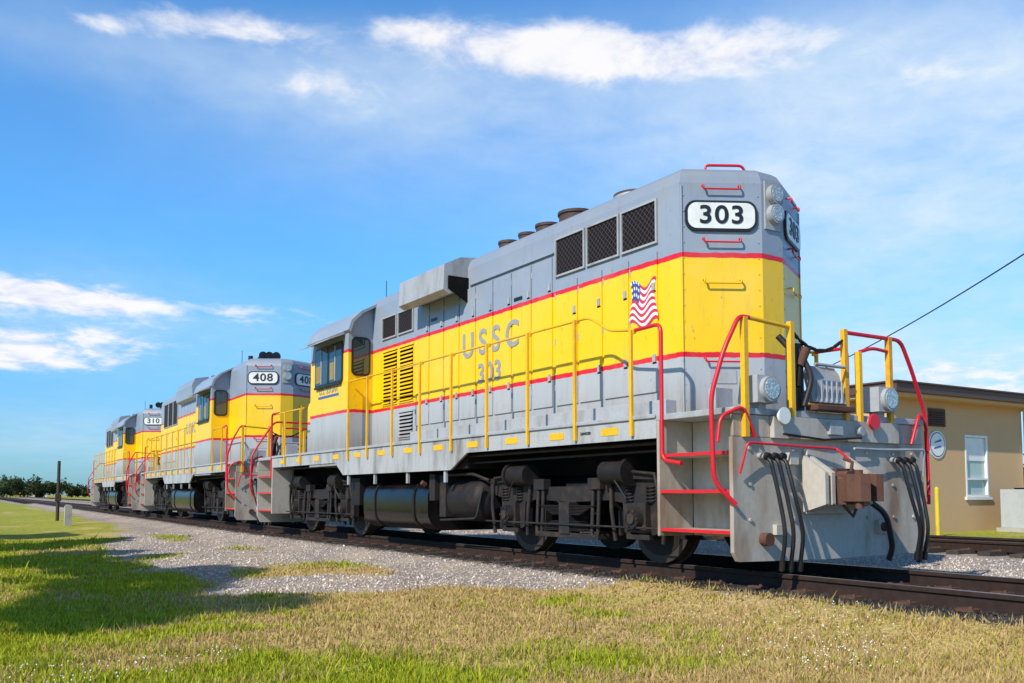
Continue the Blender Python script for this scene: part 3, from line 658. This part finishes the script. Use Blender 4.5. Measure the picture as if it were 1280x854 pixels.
# ------------------------------------------------------------------ tracks
m,nt,b=mk('rail_steel')
ge=nt.nodes.new('ShaderNodeNewGeometry'); s1=nt.nodes.new('ShaderNodeSeparateXYZ'); nt.links.new(ge.outputs['Normal'],s1.inputs[0])
s2=nt.nodes.new('ShaderNodeSeparateXYZ'); nt.links.new(ge.outputs['Position'],s2.inputs[0])
top=math_(nt,'MULTIPLY',math_(nt,'GREATER_THAN',s1.outputs[2],.9),math_(nt,'GREATER_THAN',s2.outputs[2],-.03))
nn=noi(nt,objc(nt),12,4)
nt.links.new(mix(nt,top,mix(nt,nn,(.014,.009,.008),(.055,.032,.025)),(.30,.27,.26)),b.inputs['Base Color'])
nt.links.new(math_(nt,'MULTIPLY',top,.7),b.inputs['Metallic']); nt.links.new(math_(nt,'SUBTRACT',.8,math_(nt,'MULTIPLY',top,.4)),b.inputs['Roughness'])
b.inputs['Specular IOR Level'].default_value=.2
def track(name,off,straight=False,y0=-40,y1=420,zo=0):
    E=empty(name); rb=MB()
    prof=[(-.07,-.165),(.07,-.165),(.07,-.152),(.013,-.135),(.013,-.045),(.036,-.038),(.036,-.006),(.03,0),(-.03,0),(-.036,-.006),(-.036,-.038),(-.013,-.045),(-.013,-.135),(-.07,-.152)]
    Ys=list(np.arange(y0,60,2))+list(np.arange(60,y1,15))
    for g in (-.7525,.7525):
        vs=[]
        for Y in Ys:
            c=off+g+(0 if straight else tx(Y))
            vs+=[(c+a,Y,bz+zo) for a,bz in prof]
        k=len(prof)
        rb.add(vs,[(i*k+j,i*k+(j+1)%k,(i+1)*k+(j+1)%k,(i+1)*k+j) for i in range(len(Ys)-1) for j in range(k)],'rail_steel')
    rb.build('rails',E)
    tb=MB(); y=y0
    while y<70:
        c=off+(0 if straight else tx(y)); j=random.uniform(-.05,.05); dz=random.uniform(-.012,.012)+zo
        tb.box(c-1.3+j,c+1.3+j,y-.11,y+.11,-.30,-.150+dz,'tie_wood')
        for g in (-.7525,.7525):
            tb.box(c+g-.16,c+g+.16,y-.085,y+.085,-.168+zo,-.134+zo,'rust')
            for q in (-.1,.1): tb.box(c+g+q-.012,c+g+q+.012,y-.05,y-.02,-.16+zo,-.115+zo,'rust')
        y+=.56
    tb.build('sleepers',E); return E
track('railway_track',0); track('railway_track',8.3,zo=-.02)
# ------------------------------------------------------------------ building
B=empty('stucco_building',(15.5,10.2,0)); w=MB()
gz0=-.5
W0,W1,Z0,Z1=3.62,4.85,.72,2.65; H=3.62
for a in ((0,W0,gz0,H),(W1,6.9,gz0,H),(W0,W1,gz0,Z0),(W0,W1,Z1,H)): w.box(a[0],a[1],0,.2,a[2],a[3],'stucco')
w.box(0,.2,.2,11,gz0,H,'stucco'); w.box(6.7,6.9,.2,11,gz0,H,'stucco'); w.box(.2,6.7,10.8,11,gz0,H,'stucco')
w.build('walls',B)
w=MB(); w.box(-.5,7.9,-.5,11.7,H,H+.10,'stucco'); w.box(-.6,8.0,-.6,11.8,H+.1,H+.36,'roof_brown'); w.box(-.66,8.06,-.66,11.86,H+.36,H+.41,'roof_brown')
w.build('roof',B,.01)
w=MB(); w.box(W0,W1,.08,.10,Z0,Z1,'window_glass_pale')
for a in ((W0,W0+.07,Z0,Z1),(W1-.07,W1,Z0,Z1),(W0+.07,W1-.07,Z0,Z0+.07),(W0+.07,W1-.07,Z1-.07,Z1),(W0+.07,W1-.07,1.25,1.31)): w.box(a[0],a[1],-.015,.075,a[2],a[3],'white_plastic')
w.box(W0-.08,W1+.08,-.07,.0,Z0-.09,Z0-.002,'white_plastic'); w.box(W0+.1,W1-.1,.05,.07,1.85,Z1-.08,'white_plastic'); w.build('window',B)
w=MB(); w.box(1.75,2.6,-.03,.0,2.85,3.4,'roof_brown')
for i in range(7): w.prism([(0,0),(-.05,-.03),(-.05,-.02),(0,.03)],(1.8,-.03,2.9+i*.07),(0,1,0),(0,0,1),.75,'roof_brown')
w.build('vent_louvre',B)
w=MB(); w.cyl((2.15,0,2.3),(2.15,-.03,2.3),.42,seg=32,mat='white_plastic'); w.cyl((2.15,-.03,2.3),(2.15,-.034,2.3),.38,seg=32,mat='sign_blue'); w.cyl((2.15,-.034,2.3),(2.15,-.038,2.3),.345,seg=32,mat='white_plastic')
w.prism([(-.2,-.02),(.2,.06),(.16,.12),(-.1,.05)],(2.15,-.038,2.35),(1,0,0),(0,0,1),.006,'sign_blue'); w.prism([(-.2,-.12),(.18,-.05),(.14,0),(-.16,-.06)],(2.15,-.038,2.28),(1,0,0),(0,0,1),.006,'sign_blue')
w.build('round_emblem',B)
w=MB(); w.tube([(7.0,-.1,H),(7.0,-.1,gz0)],.09,'white_plastic',seg=10); w.build('downpipe',B)
AC=empty('air_conditioner_unit',(20.3,9.0,-.3)); w=MB()
w.box(-.55,.95,-.5,.5,.08,1.25,'ac_gray'); w.box(-.65,1.05,-.6,.6,-.1,.08,'concrete')
for i in range(17): w.box(-.57,.97,-.52,-.5,.18+i*.058,.20+i*.058,'gray_paint')
w.cyl((.2,0,1.25),(.2,0,1.30),.42,seg=24,mat='dark_void_and_shade'); w.build('housing',AC,.01)
w=MB(); w.cyl((0,0,-.4),(0,0,.95),.06,seg=16,mat='bollard_yellow'); w.cyl((0,0,.95),(0,0,1.0),.06,.03,16,'bollard_yellow'); ob=w.build('safety_bollard'); ob.location=(15.1,8.6,0)
w=MB(); w.cyl((0,0,-.5),(0,0,2.25),.075,.065,10,'wood_dark'); w.box(-.12,.12,-.1,-.07,.5,.8,'wood_dark'); ob=w.build('wooden_post'); ob.location=(-3.3,38,0)
w=MB(); w.prism([(-.12,-.5),(.12,-.5),(.12,.36),(.05,.42),(-.05,.42),(-.12,.36)],(0,.1,0),(1,0,0),(0,0,1),.2,'concrete'); ob=w.build('concrete_marker_post',None,.01); ob.location=(-3.7,31,0)
def pole(x,y,h):
    w=MB(); w.cyl((0,0,-.6),(0,0,h),.15,.11,12,'wood_dark'); w.box(-1.0,1.0,-.06,.06,h-.5,h-.38,'wood_dark')
    for q in (-.9,0,.9): w.cyl((q,0,h-.38),(q,0,h-.2),.04,seg=8,mat='concrete')
    ob=w.build('utility_pole'); ob.location=(x,y,0)
def W(px,py,d):
    l=(px-640)/1150*d; return Vector((CX+fw[0]*d+rt[0]*l,CY+fw[1]*d+rt[1]*l,CZ+(618-py)/1150*d))
p2=W(1370,262,22); p1=W(990,478,46)
pole(p2.x,p2.y,p2.z+.2); pole(p1.x,p1.y,p1.z+.2)
w=MB(); w.tube([p1.lerp(p2,i/16)-Vector((0,0,.35*4*(i/16)*(1-i/16))) for i in range(17)],.022,'cable_black',seg=6); w.build('overhead_wire')
# ------------------------------------------------------------------ foliage
def leaves(centres,n,size,base):
    V=[];C=[]
    for c,r in centres:
        k=n
        u=np.random.randn(k,3); u/=np.linalg.norm(u,axis=1)[:,None]
        rad=(np.random.rand(k)**.45)[:,None]*np.array(r)[None]
        p=np.array(c)[None]+u*rad
        a=np.random.randn(k,3)*size; b_=np.random.randn(k,3)*size
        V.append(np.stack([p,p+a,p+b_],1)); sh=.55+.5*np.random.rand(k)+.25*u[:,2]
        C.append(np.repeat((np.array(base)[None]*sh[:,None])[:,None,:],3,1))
    V=np.concatenate(V).reshape(-1,3); C=np.concatenate(C).reshape(-1,3).clip(.005,1); return V,C
def tree(x,y,h,r,name='shade_tree'):
    E=empty(name,(x,y,-.45)); w=MB()
    w.tube([(0,0,-.2),(.05,.03,h*.3),(0,.1,h*.62)],.12,'bark',seg=8)
    cs=[]
    for i in range(16):
        a=random.random()*6.28; q=random.random()**.5*r; zz=h*random.uniform(.76,.97)
        c=(math.cos(a)*q*.6,math.sin(a)*q*1.6,zz); cs.append((c,(r*.38,r*.6,r*.28)))
        if i%2==0: w.tube([(0,.05,h*random.uniform(.35,.6)),(c[0]*.5,c[1]*.5,zz-.5),c],.045,'bark',seg=6)
    w.build('trunk_and_limbs',E)
    V,C=leaves(cs,1500,.07,(.07,.10,.02)); ob=colored_mesh('crown',V,np.arange(len(V)).reshape(-1,3),C,lm); ob.parent=E
for x,y,h,r in ((-12.2,2.9,6.0,1.35),(-11.9,7.0,6.1,1.35),(-11.8,11.4,6.1,1.3),(-11.9,16.5,6.2,1.3),(-11.9,22,6.2,1.4)): tree(x,y,h,r)
def treeline(name,a,b,n,h0,h1,base=(.05,.075,.022)):
    cs=[]
    for i in range(n):
        t=random.random(); x=a[0]+(b[0]-a[0])*t+random.uniform(-12,12); y=a[1]+(b[1]-a[1])*t+random.uniform(-12,12)
        h=random.uniform(h0,h1)*(.6+.6*abs(noise.noise(Vector((x*.02,y*.02,3)))*2)); r=h*.42
        for k in range(4):
            cs.append(((x+random.uniform(-r,r),y+random.uniform(-r,r),h*random.uniform(.25,.75)),(r*.8,r*.8,h*.28)))
    V,C=leaves(cs,110,.5,base); return colored_mesh(name,V,np.arange(len(V)).reshape(-1,3),C,lm)
pA=W(-260,0,330);pB=W(330,0,380); treeline('distant_trees',pA,pB,130,2.5,6.5)
pA=W(300,0,420);pB=W(1500,0,300); treeline('distant_trees',pA,pB,170,3,6)
pA=W(1262,0,95);pB=W(1420,0,90); treeline('distant_trees',pA,pB,26,3,6)
def wagon(x,y,rz,mat):
    w=MB(); w.box(-1.4,1.4,-6,6,.9,1.2,'undercarriage_iron')
    for s in (-1,1): w.box(s*1.3,s*1.4,-6,6,1.2,2.6,mat); w.box(-1.3,1.3,s*5.9,s*6,1.2,2.6,mat)
    for k in range(9):
        for s in (-1,1): w.box(s*1.4,s*1.48,-5.9+k*1.45,-5.8+k*1.45,1.2,2.6,mat)
    for yy in (-4.5,-3,3,4.5):
        for s in (-1,1): w.cyl((s*.7,yy,.45),(s*.84,yy,.45),.45,seg=18,mat='wheel_steel')
    ob=w.build('cane_wagon'); ob.location=(x,y,-.3); ob.rotation_euler=(0,0,rz)
p=W(30,0,380); wagon(p.x,p.y,math.radians(5),'orange_car_paint')
p=W(48,0,380); S=empty('storage_shed',(p.x,p.y,-.4)); w=MB()
w.box(-3,3,-3,3,0,1.8,'white_plastic'); w.prism([(-3.3,1.8),(3.3,1.8),(0,2.9)],(0,3.3,0),(1,0,0),(0,0,1),6.6,'ac_gray'); w.box(-1.5,1.5,-3.03,-3,0,1.6,'dark_void_and_shade'); w.build('shed_body',S)
# ------------------------------------------------------------------ camera
cam=bpy.data.cameras.new('camera'); co=bpy.data.objects.new('camera',cam); scn.collection.objects.link(co); scn.camera=co
PITCH=math.radians(4); fpx=1150*math.cos(PITCH)
cam.sensor_width=36; cam.lens=36*fpx/1280; cam.shift_y=(618-427-fpx*math.tan(PITCH))/1280; cam.clip_end=6000
co.location=(CX,CY,CZ); co.rotation_euler=(math.radians(90)+PITCH,0,-TH)
# ------------------------------------------------------------------ light and sky
el=math.radians(38); sv=Vector((-.955,-.295,0)).normalized()*math.cos(el)+Vector((0,0,math.sin(el)))
sl=bpy.data.lights.new('sun','SUN'); sl.energy=5.0; sl.angle=math.radians(.5); sl.color=(1,.935,.80)
so=bpy.data.objects.new('sun',sl); scn.collection.objects.link(so); so.rotation_euler=sv.to_track_quat('Z','Y').to_euler()
wd=bpy.data.worlds.new('World'); scn.world=wd; wd.use_nodes=True; nt=wd.node_tree; bg=nt.nodes['Background']
sk=nt.nodes.new('ShaderNodeTexSky'); sk.sky_type='NISHITA'; sk.sun_disc=False; sk.sun_elevation=el; sk.sun_rotation=math.atan2(sv.x,sv.y)%(2*math.pi)
sk.air_density=1.0; sk.dust_density=.3; sk.ozone_density=2.0
tc=nt.nodes.new('ShaderNodeTexCoord'); dirv=tc.outputs['Generated']
spd=nt.nodes.new('ShaderNodeSeparateXYZ'); nt.links.new(dirv,spd.inputs[0])
tint=mix(nt,ramp(nt,spd.outputs[2],-.02,.28),(.40,.84,1.36),(.66,1.62,2.30))
tint=mix(nt,ramp(nt,spd.outputs[2],.46,.72),tint,(.6,.75,.85))
skyc=mix(nt,1.0,sk.outputs[0],tint,'MULTIPLY')
zc=math_(nt,'ADD',math_(nt,'MAXIMUM',spd.outputs[2],0),.16)
cb=nt.nodes.new('ShaderNodeCombineXYZ'); nt.links.new(math_(nt,'DIVIDE',spd.outputs[0],zc),cb.inputs[0]); nt.links.new(math_(nt,'DIVIDE',spd.outputs[1],zc),cb.inputs[1])
cn=noi(nt,cb.outputs[0],2.4,6,.6,.3); cn2=noi(nt,cb.outputs[0],8,5,.62,.3)
cnn=math_(nt,'ADD',math_(nt,'MULTIPLY',cn,.55),math_(nt,'MULTIPLY',cn2,.45))
def layer(clouds):
    tot=None
    for px,py,wx,wy,st in clouds:
        c=Vector(((px-640)/1150*rt[0]+fw[0],(px-640)/1150*rt[1]+fw[1],(618-py)/1150)); L_=c.length; c.normalize()
        r=c.cross(Z).normalized(); u=r.cross(c).normalized()
        def dot(vec):
            n=nt.nodes.new('ShaderNodeVectorMath'); n.operation='DOT_PRODUCT'; nt.links.new(dirv,n.inputs[0]); n.inputs[1].default_value=vec; return n.outputs['Value']
        a=math_(nt,'MULTIPLY',dot(r),1150*L_/wx); b2=math_(nt,'MULTIPLY',dot(u),1150*L_/wy)
        q=math_(nt,'ADD',math_(nt,'MULTIPLY',a,a),math_(nt,'MULTIPLY',b2,b2))
        e=math_(nt,'MULTIPLY',math_(nt,'EXPONENT',math_(nt,'MULTIPLY',q,-1.0)),st)
        e=math_(nt,'MULTIPLY',e,math_(nt,'GREATER_THAN',dot(c),0))
        tot=e if tot is None else math_(nt,'ADD',tot,e)
    return tot
cum=layer([(690,45,120,32,.95),(850,48,160,36,1.15),(245,10,120,24,.85),(400,90,100,28,.6),(515,20,60,20,.7),(90,8,60,14,.7),(170,378,190,18,.9),(30,360,100,22,.7),(110,425,190,22,.9),(30,450,100,16,.7),(1230,478,160,36,.75),(1170,60,90,40,.4)])
haze=layer([(420,90,230,60,.42),(760,95,330,80,.35),(1180,110,260,170,.75),(700,190,500,90,.22),(1100,330,380,200,.42),(1150,480,300,80,.6),(100,400,280,70,.40),(90,545,240,40,.35),(100,30,230,50,.3)])
dc=ramp(nt,math_(nt,'ADD',math_(nt,'MULTIPLY',math_(nt,'MINIMUM',cum,1.0),.62),math_(nt,'MULTIPLY',math_(nt,'SUBTRACT',cnn,.5),2.0)),.20,.66)
dc=math_(nt,'MULTIPLY',dc,math_(nt,'MINIMUM',math_(nt,'MULTIPLY',cum,3),.93))
dh=math_(nt,'MULTIPLY',math_(nt,'MINIMUM',haze,.8),math_(nt,'ADD',-.1,math_(nt,'MULTIPLY',cnn,1.9)),clamp=True)
final=mix(nt,dh,skyc,(7.4,8.7,9.8))
final=mix(nt,dc,final,mix(nt,ramp(nt,cn2,.35,.6),(8.4,8.5,9.6),(10.2,10.0,10.0)))
nt.links.new(final,bg.inputs[0]); bg.inputs[1].default_value=.10
scn.view_settings.view_transform='Standard'; scn.view_settings.look='None'; scn.view_settings.exposure=0
print('objects',len(bpy.data.objects))
